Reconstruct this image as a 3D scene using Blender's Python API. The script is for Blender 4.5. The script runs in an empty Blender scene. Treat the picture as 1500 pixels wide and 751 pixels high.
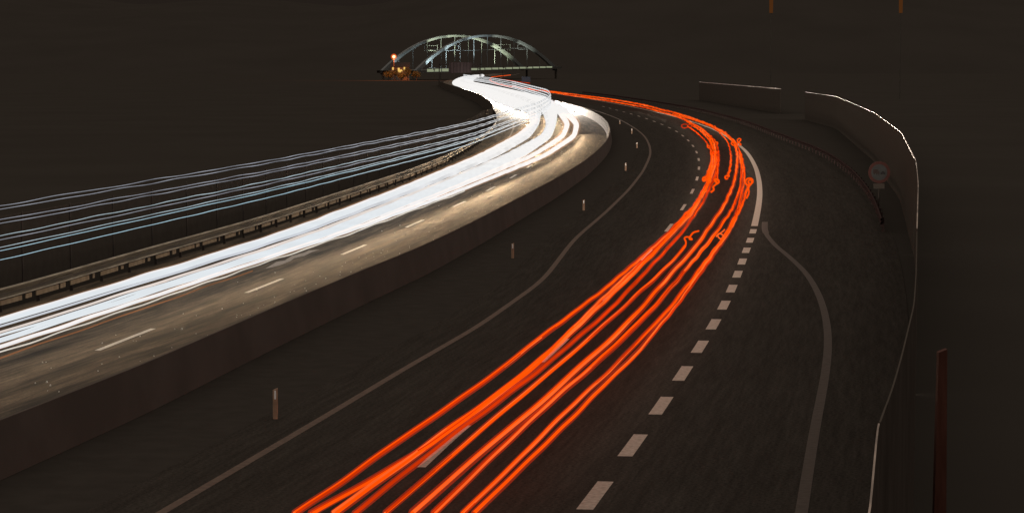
import bpy, math, random
import numpy as np
from mathutils import Vector
random.seed(7); np.random.seed(7)
S = bpy.context.scene
COL = S.collection

# ------------------------------------------------------------------ camera, night sky, exposure
CAM_H = 8.0                      # on a bridge over the motorway
FOC = 3750.0                     # focal length in photo pixels (photo is 1500 wide)
HOR = 95.0                       # horizon row
PITCH = math.atan((375.5 - HOR) / FOC)
cd = bpy.data.cameras.new("camera"); cam = bpy.data.objects.new("camera", cd); COL.objects.link(cam)
cd.sensor_width = 36.0; cd.lens = 36.0 * FOC / 1500.0
cd.clip_start = 0.5; cd.clip_end = 20000.0
cam.location = (0, 0, CAM_H); cam.rotation_euler = (math.pi / 2 - PITCH, 0, 0)
S.camera = cam

AMB = 0.46                       # unseen sky overhead, brightened to lift the dark surfaces
W = bpy.data.worlds.new("World"); S.world = W; W.use_nodes = True
nt = W.node_tree; nt.nodes.clear()
wo = nt.nodes.new("ShaderNodeOutputWorld"); bg = nt.nodes.new("ShaderNodeBackground")
geo = nt.nodes.new("ShaderNodeTexCoord"); sep = nt.nodes.new("ShaderNodeSeparateXYZ")
rmp = nt.nodes.new("ShaderNodeValToRGB")
nt.links.new(geo.outputs["Generated"], sep.inputs[0]); nt.links.new(sep.outputs["Z"], rmp.inputs[0])
cr = rmp.color_ramp
cr.elements[0].position = 0.06; cr.elements[0].color = (0.0170, 0.0125, 0.0098, 1)
cr.elements[1].position = 0.50; cr.elements[1].color = (1.0 * AMB * 1.12, 0.86 * AMB * 1.12, 0.74 * AMB * 1.12, 1)
nt.links.new(rmp.outputs[0], bg.inputs[0]); bg.inputs[1].default_value = 1.0
nt.links.new(bg.outputs[0], wo.inputs[0])
S.view_settings.view_transform = 'Standard'; S.view_settings.look = 'None'
S.view_settings.exposure = 0.0; S.view_settings.gamma = 1.0
S.cycles.transparent_max_bounces = 96
S.cycles.max_bounces = 5
S.cycles.use_light_tree = True
S.cycles.sample_clamp_indirect = 3.0

# ------------------------------------------------------------------ helpers
def at(x, y, z=0.0):
    """photo pixel -> point of the horizontal plane at height z"""
    c, s = math.cos(PITCH), math.sin(PITCH)
    u = (x - 750.0) / FOC; v = (375.5 - y) / FOC
    t = (z - CAM_H) / (v * c - s)
    return u * t, (c + v * s) * t

def at_depth(x, y, d):
    return ((x - 750.0) / FOC * d, d, CAM_H - (y - HOR) / FOC * d)

class Curve:
    """a roadside line X(Y), smoothed over log(Y)"""
    def __init__(self, pts, sig=0.05, y0=8.0, y1=3200.0):
        pts = sorted(pts, key=lambda p: p[1])
        Y = np.array([p[1] for p in pts]); X = np.array([p[0] for p in pts])
        n = 1600
        lt = np.linspace(math.log(y0), math.log(y1), n); yy = np.exp(lt)
        xx = np.interp(yy, Y, X)
        k = min(3, len(Y) - 1)
        sl0 = (X[k] - X[0]) / (Y[k] - Y[0]); sl1 = (X[-1] - X[-2]) / (Y[-1] - Y[-2])
        m = yy < Y[0]; xx[m] = X[0] + (yy[m] - Y[0]) * sl0
        m = yy > Y[-1]; xx[m] = X[-1] + (yy[m] - Y[-1]) * sl1
        d = lt[1] - lt[0]; r = int(4 * sig / d) + 1
        ker = np.exp(-0.5 * (np.arange(-r, r + 1) * d / sig) ** 2); ker /= ker.sum()
        # smooth the departure from the straight chord so that ends stay put
        pad = np.concatenate([xx[0] + (xx[0] - xx[r:0:-1]), xx, xx[-1] + (xx[-1] - xx[-2:-r - 2:-1])])
        self.y = yy; self.x = np.convolve(pad, ker, mode='valid')
    def __call__(self, y):
        return float(np.interp(y, self.y, self.x))
    def tan(self, y):
        h = 0.01 * y + .2
        v = Vector((self(y + h) - self(y - h), 2 * h, 0)); v.normalize(); return v

def pix(pts, z, **k):
    return Curve([at(x, y, z) for x, y in pts], **k)

def mk(name, V, F, mat, parent=None, label=None, cat=None, group=None, kind=None, uv=None, smooth=False,
       origin=None, mi=None, edges=None):
    V = [Vector(v) for v in V]
    if origin is None:
        mn = Vector((min(v[i] for v in V) for i in range(3))); mx = Vector((max(v[i] for v in V) for i in range(3)))
        origin = Vector(((mn.x + mx.x) / 2, (mn.y + mx.y) / 2, mn.z))
    origin = Vector(origin)
    me = bpy.data.meshes.new(name)
    me.from_pydata([v - origin for v in V], [], F)
    for m in (mat if isinstance(mat, (list, tuple)) else [mat]): me.materials.append(m)
    if mi is not None: me.polygons.foreach_set("material_index", mi)
    if uv is not None:
        l = me.uv_layers.new(name="UVMap")
        idx = np.empty(len(me.loops), dtype=np.int32); me.loops.foreach_get("vertex_index", idx)
        l.data.foreach_set("uv", np.asarray(uv, dtype=np.float32)[idx].ravel())
    if smooth: me.polygons.foreach_set("use_smooth", [True] * len(me.polygons))
    me.update()
    o = bpy.data.objects.new(name, me); COL.objects.link(o)
    place(o, origin, parent)
    tag(o, label, cat, group, kind)
    return o

WLOC = {}
def place(o, origin, parent):
    WLOC[o.name] = Vector(origin)
    if parent is not None:
        o.parent = parent; o.location = Vector(origin) - WLOC[parent.name]
    else:
        o.location = origin

def tag(o, label=None, cat=None, group=None, kind=None):
    if label: o["label"] = label
    if cat: o["category"] = cat
    if group: o["group"] = group
    if kind: o["kind"] = kind

def empty(name, loc, label, cat, group=None):
    o = bpy.data.objects.new(name, None); COL.objects.link(o); o.empty_display_size = .2
    place(o, Vector(loc), None); tag(o, label, cat, group); return o

class MB:
    def __init__(s): s.V = []; s.F = []
    def add(s, V, F):
        b = len(s.V); s.V += [tuple(v) for v in V]; s.F += [tuple(i + b for i in f) for f in F]
    def box(s, c, sx, sy, sz, ax=(1, 0, 0), up=(0, 0, 1)):
        a = Vector(ax).normalized(); u = Vector(up); b = u.cross(a).normalized(); u = a.cross(b).normalized()
        c = Vector(c); P = []
        for i in (-1, 1):
            for j in (-1, 1):
                for k in (-1, 1): P.append(c + a * (i * sx / 2) + b * (j * sy / 2) + u * (k * sz / 2))
        s.add(P, [(0, 1, 3, 2), (4, 6, 7, 5), (0, 4, 5, 1), (2, 3, 7, 6), (0, 2, 6, 4), (1, 5, 7, 3)])
    def rod(s, p, q, r, n=6, r2=None):
        p = Vector(p); q = Vector(q); d = (q - p).normalized()
        a = d.cross(Vector((0, 0, 1)) if abs(d.z) < .9 else Vector((1, 0, 0))).normalized(); b = d.cross(a)
        r2 = r if r2 is None else r2; P = []
        for c, rr in ((p, r), (q, r2)):
            for i in range(n):
                t = 2 * math.pi * i / n; P.append(c + a * (rr * math.cos(t)) + b * (rr * math.sin(t)))
        s.add(P, [(i, (i + 1) % n, n + (i + 1) % n, n + i) for i in range(n)] + [tuple(range(n - 1, -1, -1)), tuple(range(n, 2 * n))])
    def disc(s, c, r, th, nrm, n=32):
        c = Vector(c); d = Vector(nrm).normalized()
        s.rod(c - d * th / 2, c + d * th / 2, r, n)
    def build(s, name, mat, parent=None, **k):
        return mk(name, s.V, s.F, mat, parent, **k)

def sweep(prof, curve, ys, off=0.0):
    """profile (lateral, z) swept along a curve"""
    V = []; F = []; n = len(prof); uv = []; sl = 0; last = None
    for y in ys:
        t = curve.tan(y); nrm = Vector((t.y, -t.x, 0)); p = Vector((curve(y), y, 0))
        if last is not None: sl += (p - last).length
        last = p
        for a, z in prof:
            q = p + nrm * (a + off); V.append((q.x, q.y, z)); uv.append((sl, a + z))
    for i in range(len(ys) - 1):
        for j in range(n - 1):
            a = i * n + j; F.append((a, a + 1, a + n + 1, a + n))
    return V, F, uv

def closed(prof): return list(prof) + [prof[0]]

def ysteps(y0, y1, k=0.02, mn=1.0):
    ys = [y0]
    while ys[-1] < y1: ys.append(min(y1, ys[-1] + max(mn, k * ys[-1])))
    return ys

def ribbon(name, ca, cb, y0, y1, z, mat, parent=None, oa=0, ob=0, cols=2, k=0.012, **kw):
    """sheet between two curves, uv in metres"""
    V = []; F = []; uv = []; s = 0; last = None
    ys = ysteps(y0, y1, k)
    for y in ys:
        xa, xb = ca(y) + oa, cb(y) + ob
        m = Vector(((xa + xb) / 2, y, 0))
        if last is not None: s += (m - last).length
        last = m
        for j in range(cols):
            x = xa + (xb - xa) * j / (cols - 1); V.append((x, y, z)); uv.append((s, x - xa))
    for i in range(len(ys) - 1):
        for j in range(cols - 1):
            a = i * cols + j; F.append((a, a + 1, a + cols + 1, a + cols))
    return mk(name, V, F, mat, parent, uv=uv, origin=(0, y0, z), **kw)

def stripe(name, c, y0, y1, w, z, mat, parent, off=0.0, **kw):
    V = []; F = []
    ys = ysteps(y0, y1, 0.012, 0.5)
    for y in ys:
        t = c.tan(y); n = Vector((t.y, -t.x, 0)); p = Vector((c(y), y, z)) + n * off
        V += [tuple(p - n * w / 2), tuple(p + n * w / 2)]
    for i in range(len(ys) - 1): F.append((2 * i, 2 * i + 1, 2 * i + 3, 2 * i + 2))
    return mk(name, V, F, mat, parent, **kw)

# ------------------------------------------------------------------ materials
def mat_new(name):
    m = bpy.data.materials.new(name); m.use_nodes = True
    return m, m.node_tree.nodes, m.node_tree.links, m.node_tree.nodes["Principled BSDF"]

def noisy(name, c1, c2, scale=3.0, rough=.85, stretch=None, coord='Object', bump=0.0, detail=6, metal=0, spec=.35, lo=.35, hi=.65):
    m, N, L, b = mat_new(name)
    tc = N.new("ShaderNodeTexCoord"); mp = N.new("ShaderNodeMapping"); no = N.new("ShaderNodeTexNoise")
    rp = N.new("ShaderNodeValToRGB")
    L.new(tc.outputs[coord], mp.inputs[0]); L.new(mp.outputs[0], no.inputs[0]); L.new(no.outputs[0], rp.inputs[0])
    mp.inputs['Scale'].default_value = stretch or (1, 1, 1)
    no.inputs['Scale'].default_value = scale; no.inputs['Detail'].default_value = detail
    rp.color_ramp.elements[0].position = lo; rp.color_ramp.elements[1].position = hi
    rp.color_ramp.elements[0].color = (*c1, 1); rp.color_ramp.elements[1].color = (*c2, 1)
    L.new(rp.outputs[0], b.inputs['Base Color'])
    b.inputs['Roughness'].default_value = rough; b.inputs['Metallic'].default_value = metal
    b.inputs['Specular IOR Level'].default_value = spec
    if bump:
        bp = N.new("ShaderNodeBump"); bp.inputs['Strength'].default_value = bump; bp.inputs['Distance'].default_value = .02
        n2 = N.new("ShaderNodeTexNoise"); n2.inputs['Scale'].default_value = 40; L.new(tc.outputs[coord], n2.inputs[0])
        L.new(n2.outputs[0], bp.inputs['Height']); L.new(bp.outputs[0], b.inputs['Normal'])
    return m

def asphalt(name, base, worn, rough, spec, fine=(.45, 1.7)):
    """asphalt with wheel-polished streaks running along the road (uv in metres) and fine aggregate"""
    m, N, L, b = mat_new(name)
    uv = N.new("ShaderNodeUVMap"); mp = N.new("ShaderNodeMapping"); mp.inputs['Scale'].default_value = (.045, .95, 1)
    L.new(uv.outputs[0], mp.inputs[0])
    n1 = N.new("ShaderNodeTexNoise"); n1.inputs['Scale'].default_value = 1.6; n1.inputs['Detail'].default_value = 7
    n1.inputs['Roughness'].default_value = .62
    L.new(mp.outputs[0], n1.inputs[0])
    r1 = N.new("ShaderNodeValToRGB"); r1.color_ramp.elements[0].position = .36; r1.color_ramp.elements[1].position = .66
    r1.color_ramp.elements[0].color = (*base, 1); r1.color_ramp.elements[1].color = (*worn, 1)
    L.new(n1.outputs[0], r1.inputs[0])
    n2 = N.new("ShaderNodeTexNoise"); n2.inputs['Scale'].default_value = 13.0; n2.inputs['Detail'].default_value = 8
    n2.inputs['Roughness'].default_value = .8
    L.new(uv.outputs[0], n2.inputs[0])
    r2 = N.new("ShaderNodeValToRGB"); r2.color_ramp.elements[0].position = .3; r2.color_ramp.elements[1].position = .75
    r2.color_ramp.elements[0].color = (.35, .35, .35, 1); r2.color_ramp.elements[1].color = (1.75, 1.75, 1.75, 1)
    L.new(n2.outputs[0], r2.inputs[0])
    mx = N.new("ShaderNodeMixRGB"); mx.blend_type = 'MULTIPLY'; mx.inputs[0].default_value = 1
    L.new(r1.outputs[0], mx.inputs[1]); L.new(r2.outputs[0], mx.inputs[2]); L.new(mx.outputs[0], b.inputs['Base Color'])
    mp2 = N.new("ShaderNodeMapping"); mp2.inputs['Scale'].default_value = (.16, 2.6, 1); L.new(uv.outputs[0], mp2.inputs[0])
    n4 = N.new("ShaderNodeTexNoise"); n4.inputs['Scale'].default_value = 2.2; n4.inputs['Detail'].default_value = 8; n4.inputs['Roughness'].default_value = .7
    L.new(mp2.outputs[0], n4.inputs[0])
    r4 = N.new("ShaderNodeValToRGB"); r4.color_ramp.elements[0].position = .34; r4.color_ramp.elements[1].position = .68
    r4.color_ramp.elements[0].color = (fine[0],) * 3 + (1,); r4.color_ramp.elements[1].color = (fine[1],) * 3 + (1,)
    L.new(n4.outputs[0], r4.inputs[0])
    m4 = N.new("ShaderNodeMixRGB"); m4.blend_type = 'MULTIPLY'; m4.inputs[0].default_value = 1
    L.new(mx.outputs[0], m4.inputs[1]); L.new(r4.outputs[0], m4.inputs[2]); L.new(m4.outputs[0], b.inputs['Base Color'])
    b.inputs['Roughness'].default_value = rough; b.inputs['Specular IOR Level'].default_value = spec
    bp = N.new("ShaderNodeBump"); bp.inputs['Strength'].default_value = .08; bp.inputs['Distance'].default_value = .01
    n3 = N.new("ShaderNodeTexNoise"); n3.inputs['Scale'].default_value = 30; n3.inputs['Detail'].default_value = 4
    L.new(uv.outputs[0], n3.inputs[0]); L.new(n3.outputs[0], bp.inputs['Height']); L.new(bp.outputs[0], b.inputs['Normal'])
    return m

def plain(name, c, rough=.6, metal=0, spec=.4):
    return noisy(name, tuple(v * .8 for v in c), tuple(min(1, v * 1.15) for v in c), 4.0, rough, metal=metal, spec=spec)

def glow(name, c, k, var=.0, scale=.25, halo=False, far=None):
    """lamp light; brightness varies a little along the line (uv.x = metres)"""
    m = bpy.data.materials.new(name); m.use_nodes = True; N = m.node_tree.nodes; L = m.node_tree.links; N.clear()
    o = N.new("ShaderNodeOutputMaterial"); e = N.new("ShaderNodeEmission"); e.inputs[0].default_value = (*c, 1)
    e.inputs[1].default_value = k
    if var:
        uv = N.new("ShaderNodeUVMap"); n = N.new("ShaderNodeTexNoise"); n.noise_dimensions = '2D'
        mp = N.new("ShaderNodeMapping"); mp.inputs['Scale'].default_value = (1, 0, 1)
        n.inputs['Scale'].default_value = scale; n.inputs['Detail'].default_value = 3
        mr = N.new("ShaderNodeMapRange"); mr.inputs[1].default_value = .3; mr.inputs[2].default_value = .7
        mr.inputs[3].default_value = k * (1 - var); mr.inputs[4].default_value = k * (1 + var)
        L.new(uv.outputs[0], mp.inputs[0]); L.new(mp.outputs[0], n.inputs[0]); L.new(n.outputs[0], mr.inputs[0]); L.new(mr.outputs[0], e.inputs[1])
    out = e.outputs[0]
    if far:                      # lamps seen head-on beyond the bend look whiter than from the side (uv.y = metres along the road)
        u2 = N.new("ShaderNodeUVMap"); sx = N.new("ShaderNodeSeparateXYZ"); m2 = N.new("ShaderNodeMapRange"); mc = N.new("ShaderNodeMixRGB")
        L.new(u2.outputs[0], sx.inputs[0]); L.new(sx.outputs[1], m2.inputs[0]); m2.inputs[1].default_value = 110; m2.inputs[2].default_value = 215
        mc.inputs[1].default_value = (*c, 1); mc.inputs[2].default_value = (*far, 1); L.new(m2.outputs[0], mc.inputs[0]); L.new(mc.outputs[0], e.inputs[0])
    if halo:
        t = N.new("ShaderNodeBsdfTransparent"); ad = N.new("ShaderNodeAddShader")
        L.new(e.outputs[0], ad.inputs[0]); L.new(t.outputs[0], ad.inputs[1]); out = ad.outputs[0]
    L.new(out, o.inputs[0])
    m.cycles.emission_sampling = 'NONE'
    return m

M = dict(
    ground=noisy('dark_soil_and_grass', (.039, .0342, .0293), (.043, .0380, .0326), .05, .95, spec=0),
    verge=noisy('verge_grass', (.037, .0325, .0280), (.043, .0375, .0325), 1.5, .95, spec=0),
    bank=noisy('grassed_bank', (.07, .066, .057), (.08, .075, .065), .3, .95, spec=0),
    hill=noisy('wooded_hillside', (.039, .0342, .0296), (.043, .0377, .0327), .012, .95, spec=0),
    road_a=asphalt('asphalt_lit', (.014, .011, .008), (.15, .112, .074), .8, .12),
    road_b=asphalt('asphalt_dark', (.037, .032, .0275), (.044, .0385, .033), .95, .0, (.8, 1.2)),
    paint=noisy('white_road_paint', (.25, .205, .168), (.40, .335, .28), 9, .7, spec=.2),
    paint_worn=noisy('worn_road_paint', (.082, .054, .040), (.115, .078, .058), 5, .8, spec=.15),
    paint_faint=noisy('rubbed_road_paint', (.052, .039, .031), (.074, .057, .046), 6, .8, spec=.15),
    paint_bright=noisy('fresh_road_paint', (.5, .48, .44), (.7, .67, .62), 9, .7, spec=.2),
    concrete=noisy('concrete', (.066, .051, .044), (.082, .064, .056), .5, .9, spec=.1, bump=.15),
    concrete_red=noisy('stained_concrete', (.050, .041, .035), (.062, .051, .044), 1.0, .9, spec=0),
    steel=noisy('galvanised_steel', (.040, .033, .027), (.055, .046, .038), 2.5, .6, spec=.2),
    highlight=noisy('crest_highlight', (.30, .27, .22), (.60, .55, .47), .6, .6, spec=.2),  # light on the beam's crests, put into a pale colour
    rail_red=noisy('weathered_rail', (.040, .027, .025), (.055, .036, .034), 2, .9, spec=0),
    gap_light=noisy('lit_gap_tone', (.30, .22, .145), (.46, .35, .24), 2.5, .8, spec=.1),  # light showing under the rail, put into the colour
    steel_dull=noisy('dull_steel', (.050, .041, .037), (.07, .056, .05), 2.0, .8, spec=.1),
    wall=noisy('noise_wall_board', (.068, .058, .049), (.076, .065, .055), 2.0, .9, spec=0),
    coping=noisy('lit_coping', (.5, .40, .38), (.85, .72, .70), .35, .5, spec=.4),  # pale and pinkish: the vehicle light it catches is in the colour
    coping_dim=noisy('unlit_coping', (.10, .075, .06), (.42, .33, .27), .5, .6, spec=.3),  # same coping painted darker where little light reaches it
    rust=noisy('rusted_steel', (.055, .021, .014), (.08, .032, .023), 3, .85, spec=.1, stretch=(6, 6, .6)),
    plastic=plain('white_plastic', (.36, .225, .15), .6),
    black=plain('black_plastic', (.02, .02, .02), .6),
    refl=plain('reflector', (.95, .95, .93), .3),
    bridge=noisy('bridge_paint', (.10, .11, .11), (.13, .14, .14), .3, .5, spec=.1),
    deck=plain('bridge_deck_concrete', (.055, .052, .046), .9),
    strip=glow('deck_light_strip', (.42, .47, .30), .62, .3, .15),
    sign_white=plain('sign_white', (.058, .060, .060), .5),
    sign_red=plain('sign_red', (.085, .018, .012), .5),
    sign_black=plain('sign_black', (.022, .017, .017), .5),
    sign_rcar=plain('sign_car_red', (.042, .020, .016), .5),
    sign_plate=plain('sign_plate', (.07, .052, .040), .5),
    sign_blue=plain('sign_blue', (.10, .125, .18), .5),
    panel=noisy('panel_back', (.075, .05, .05), (.11, .075, .074), .6, .7, stretch=(4, 1, .2)),
    leaf=noisy('foliage', (.05, .07, .03), (.10, .11, .05), .8, .8),
    bark=plain('bark', (.07, .05, .035), .9),
    house=plain('house_render', (.25, .22, .19), .9),
    roof=plain('roof_tiles', (.035, .02, .015), .9),
    window=glow('lit_window', (1.0, .62, .16), .9),
    lamp_o=glow('sodium_lamp', (1.0, .55, .28), 3.0),
    lamp_halo=glow('amber_halo', (1.0, .14, .015), .30, halo=True),  # see-through glow, the lamp's halo painted as a shell
    lamp_dim=glow('dim_amber_lamp', (.075, .026, .007), .85, .5, 2.0),
    grit=plain('pale_grit', (.9, .88, .82), .4),
    # lamp trails
    white=glow('headlight_trail', (.79, .84, .88), .95, .04, far=(.97, .95, .93)),
    white_fringe=glow('headlight_fringe', (1.0, .50, .22), .055, .2, .15, halo=True),  # see-through shell that paints warm bloom round the white trails
    pink=glow('headlight_trail_warm', (.84, .74, .68), .9, .12, .1, far=(.97, .95, .93)),
    grey=glow('headlight_trail_grey', (.66, .69, .75), .9, .12, .1, far=(.97, .95, .93)),
    amber=glow('amber_marker_trail', (.30, .13, .06), .75, .35, .12),
    thin=glow('thin_marker_trail', (.85, .78, .68), .75, .3, .1),
    blue=glow('truck_lamp_trail', (.50, .62, .68), .85, .30, .25, far=(.93, .94, .95)),
    blue_hi=glow('truck_lamp_trail_bright', (.42, .62, .72), .95, .15, .25, far=(.93, .94, .95)),
    violet=glow('truck_lamp_trail_dim', (.40, .42, .48), .75, .35, .25, far=(.93, .94, .95)),
    red=glow('tail_light_trail', (1.0, .086, .0015), .97, .16, .12),
    red_hot=glow('tail_light_core', (1.0, .135, .022), 1.0, .30, .12),
    red_dark=glow('tail_light_dim', (.66, .036, .002), .85, .4, .1),
    red_far=glow('tail_light_far', (.85, .06, .010), .75, .35, .05),
    red_fringe=glow('tail_light_fringe', (1.0, .045, .001), .12, .2, .12, halo=True),  # painted bloom shell round the red trails
)

# ------------------------------------------------------------------ the lines of the motorway (X as a function of Y)
B = Curve([(-13.1, 30), (-10.0, 49.6), (-8.6, 58.6), (-6.8, 73), (-4.9, 87.4), (-3.4, 98), (-1.5, 115), (1.2, 141.7), (2.0, 149.4),
           (3.45, 164.6), (5.1, 183.2), (6.7, 204.4), (8.15, 225.7), (9.3, 246), (10.5, 273.4), (11.6, 309), (12.1, 346.4),
           (12.0, 388), (11.1, 433), (9.8, 464), (8.2, 513), (5.4, 589), (-1.3, 749), (-11.5, 923), (-16, 1154), (-17, 1500), (-15, 1800), (-5, 2300)], .03)
D = pix([(650, 650), (820, 508), (952, 368), (985, 327), (1005, 297.5), (1018, 274), (1023, 255), (1025, 240), (1023, 228), (1019, 218),
         (1012, 209), (1004, 201.5), (995, 194), (985, 189), (975, 184), (963, 179.6), (953, 175.8), (942, 172), (931, 168.6), (920, 165.6), (910, 163)], 0)
Dp = [(D(y), y) for y in (30, 40, 54, 72, 90, 110, 129, 148, 168, 188, 207, 226, 245, 264, 283, 304, 320, 338, 356, 373, 391, 409, 427, 443)]
D = Curve(Dp + [(17.3, 500), (14.3, 575), (9.5, 669), (3.7, 743), (-2.3, 863), (-6.9, 991), (-11, 1216), (-12, 1574), (-9, 1784), (2, 2300)], .03)
Lp = [at(x, y) for x, y in [(240, 748), (470, 613), (600, 535), (700, 478), (800, 410), (841, 350), (886, 312), (921, 278), (942, 251), (953, 227),
                            (952, 214), (945, 200), (932, 189), (910, 176)]]
Lp[4] = (1.75, 95.8)
Le = Curve([p for p in Lp if p[1] != 95.8] + [(1.15, 95.0), (15.4, 415), (14.6, 450), (12.9, 500), (10, 575), (5.2, 669), (-.6, 743), (-6.6, 863), (-11.2, 991), (-15, 1216), (-16, 1574), (-13, 1784), (-2, 2300)], .035)
R = Curve([at(x, y) for x, y in [(866, 732), (916, 667), (960, 606), (994, 556), (1020.5, 515), (1041.5, 481.5), (1058, 452), (1070, 427), (1079, 405),
                                 (1086, 386), (1092, 369), (1098, 353.6), (1103, 340), (1110, 308), (1113, 287), (1112.5, 268), (1108.5, 249), (1102, 235),
                                 (1094, 222.6), (1083, 213), (1064.6, 200), (1048.6, 190.7), (1031, 184), (1022, 181)]] +
          [(25.3, 390), (24.4, 440), (22.5, 500), (19.3, 575), (14.5, 669), (8.7, 743), (2.7, 863), (-1.9, 991), (-6, 1216), (-7, 1574), (-4, 1784), (7, 2300)], .03)
FA = Curve([at(x, y, .5) for x, y in [(1020, 159), (1093, 178), (1148, 200), (1205, 221), (1244, 247), (1266, 272), (1282, 298), (1290, 326), (1297, 342),
                                      (1306, 408), (1307, 480), (1306, 552)]] + [(6.0, 42), (29, 520), (24, 640), (15, 760), (8, 900), (2, 1100)], .06)
CO = pix([(1027, 121), (1146, 131), (1178, 135), (1225, 141.5), (1280, 165), (1320, 194), (1342, 237), (1345, 270), (1343, 340), (1342, 396),
          (1339, 444), (1320, 522), (1306, 570), (1286, 621), (1274, 750)], 4.0, sig=.02)
G = Curve([(-22, 50), (-16.5, 82.3), (-15.7, 89.4), (-14.95, 96.4), (-14.1, 103.8), (-13.2, 111), (-12.0, 121.5), (-9.0, 154.8), (-7.0, 178.1), (-5.2, 206.6),
           (-3.7, 243.6), (-2.6, 281), (-2.1, 321), (-2.1, 354), (-2.5, 390), (-3.3, 428), (-4.9, 480), (-7.0, 549), (-9.5, 592), (-13.3, 682), (-18.6, 776), (-29.5, 1026), (-33, 1300), (-32, 1600), (-26, 1850), (-16, 2300)], .035)
NW = Curve([(G(y) - (1.6 if y < 330 else .5), y) for y in ysteps(30, 1700, .05)], .02)
LD = Curve([at(x, y) for x, y in [(180, 498), (386, 419), (520, 365), (611, 326), (675, 298), (722, 275), (753, 258)]] +
           [(2.6, 220), (4.7, 265), (6.2, 310), (6.8, 350), (6.6, 400), (5.5, 450), (3.0, 520), (-.5, 600), (-6, 749), (-16, 923)], .03)

# ------------------------------------------------------------------ ground, hills, roads
def gz(x, y):
    return 0.0
gv = []; gf = []; gx = [-6000, -2000, -600, -200, 0, 200, 600, 2000, 6000]; gy = [-300, 0, 300, 900, 2000, 3500, 7000]
for y in gy:
    for x in gx: gv.append((x, y, -.03))
n = len(gx)
for i in range(len(gy) - 1):
    for j in range(n - 1): gf.append((i * n + j, i * n + j + 1, i * n + n + j + 1, i * n + n + j))
mk('ground', gv, gf, M['ground'], kind='structure', origin=(0, 0, -.03))

hv = []; hf = []; NX = 140; NY = 12
for j in range(NY):
    for i in range(NX):
        x = -3200 + 6400 * i / (NX - 1); y = 2350 + 1500 * j / (NY - 1)
        t = j / (NY - 1)
        h = (115 + 40 * math.sin(x * .0021 + .6) + 22 * math.sin(x * .0067) + 9 * math.sin(x * .019 + 2)) * (1 - (1 - t) ** 2.2)
        h += random.uniform(0, 3.5) * t
        hv.append((x, y - 90 * math.cos(x * .0012), h - 4))
for j in range(NY - 1):
    for i in range(NX - 1):
        a = j * NX + i; hf.append((a, a + 1, a + NX + 1, a + NX))
mk('hill', hv, hf, M['hill'], kind='structure', smooth=True)

YN, YF = 14.0, 2300.0
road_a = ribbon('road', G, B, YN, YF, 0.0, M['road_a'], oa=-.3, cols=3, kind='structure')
road_b = ribbon('road', Le, R, YN, YF, 0.0, M['road_b'], oa=-1.4, ob=.5, cols=3, kind='structure')
slip = ribbon('slip_road', R, FA, YN, 1000, -.004, M['road_b'], oa=.45, ob=.5, kind='structure')
median = ribbon('median_strip', B, Le, YN, YF, -.008, M['verge'], oa=0, ob=-1.2, kind='structure')

# road markings, parts of their road
z1 = .004
def dashes(name, c, y_list, length, w, mat, parent):
    for y in y_list:
        yy = y + length * c.tan(y).y
        stripe(name, c, y, yy, w, z1, mat, parent)
def arc_positions(c, y0, period, y1):
    out = [y0]; y = y0
    while y < y1:
        y += period * c.tan(y).y; out.append(y)
    return out
ld0 = at(131, 515)[1]
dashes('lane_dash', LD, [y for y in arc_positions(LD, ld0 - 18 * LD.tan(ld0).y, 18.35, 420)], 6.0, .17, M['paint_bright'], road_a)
rd0 = at(613, 684)[1]
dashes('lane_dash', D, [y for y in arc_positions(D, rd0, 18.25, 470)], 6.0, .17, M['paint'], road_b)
bl0 = at(842, 751)[1]
bp = arc_positions(R, bl0 - 6 * R.tan(bl0).y, 6.38, at(1098, 350)[1])
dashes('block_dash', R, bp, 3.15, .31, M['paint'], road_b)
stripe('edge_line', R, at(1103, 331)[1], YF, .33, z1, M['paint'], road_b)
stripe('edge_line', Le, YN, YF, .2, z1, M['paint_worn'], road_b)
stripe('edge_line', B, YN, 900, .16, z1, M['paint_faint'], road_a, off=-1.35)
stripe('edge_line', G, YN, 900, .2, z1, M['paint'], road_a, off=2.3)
# slip road edge line: a blunt start that swings across to the right and comes down parallel
ep = [at(x, y) for x, y in [(1120.5, 325), (1120, 331), (1120.5, 337), (1122.5, 343), (1126, 348), (1131, 354), (1136.5, 360), (1143, 365.5), (1150, 371), (1165, 384), (1180, 399),
                            (1191, 415), (1201, 435), (1208, 457), (1212, 480), (1213, 500), (1212, 522), (1209, 546), (1205, 570), (1192, 636), (1174, 750), (1166, 800)]]
V = []; F = []
for k in range(2):
    q = [ep[0]]
    for i in range(len(ep) - 1):
        a, b = ep[i], ep[i + 1]
        q += [(a[0] * .75 + b[0] * .25, a[1] * .75 + b[1] * .25), (a[0] * .25 + b[0] * .75, a[1] * .25 + b[1] * .75)]
    ep = q + [ep[-1]]
for i, p in enumerate(ep):
    a = Vector(ep[max(0, i - 1)]); b = Vector(ep[min(len(ep) - 1, i + 1)]); t = (b - a).normalized(); nn = Vector((-t.y, t.x))
    w = .115 if i > 12 else .15
    p = Vector(p)
    for sgn in (-1, 1):
        q = p + nn * (w * sgn); V.append((q.x, q.y, z1))
for i in range(len(ep) - 1): F.append((2 * i, 2 * i + 1, 2 * i + 3, 2 * i + 2))
mk('edge_line', V, F, M['paint_faint'], slip)
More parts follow.
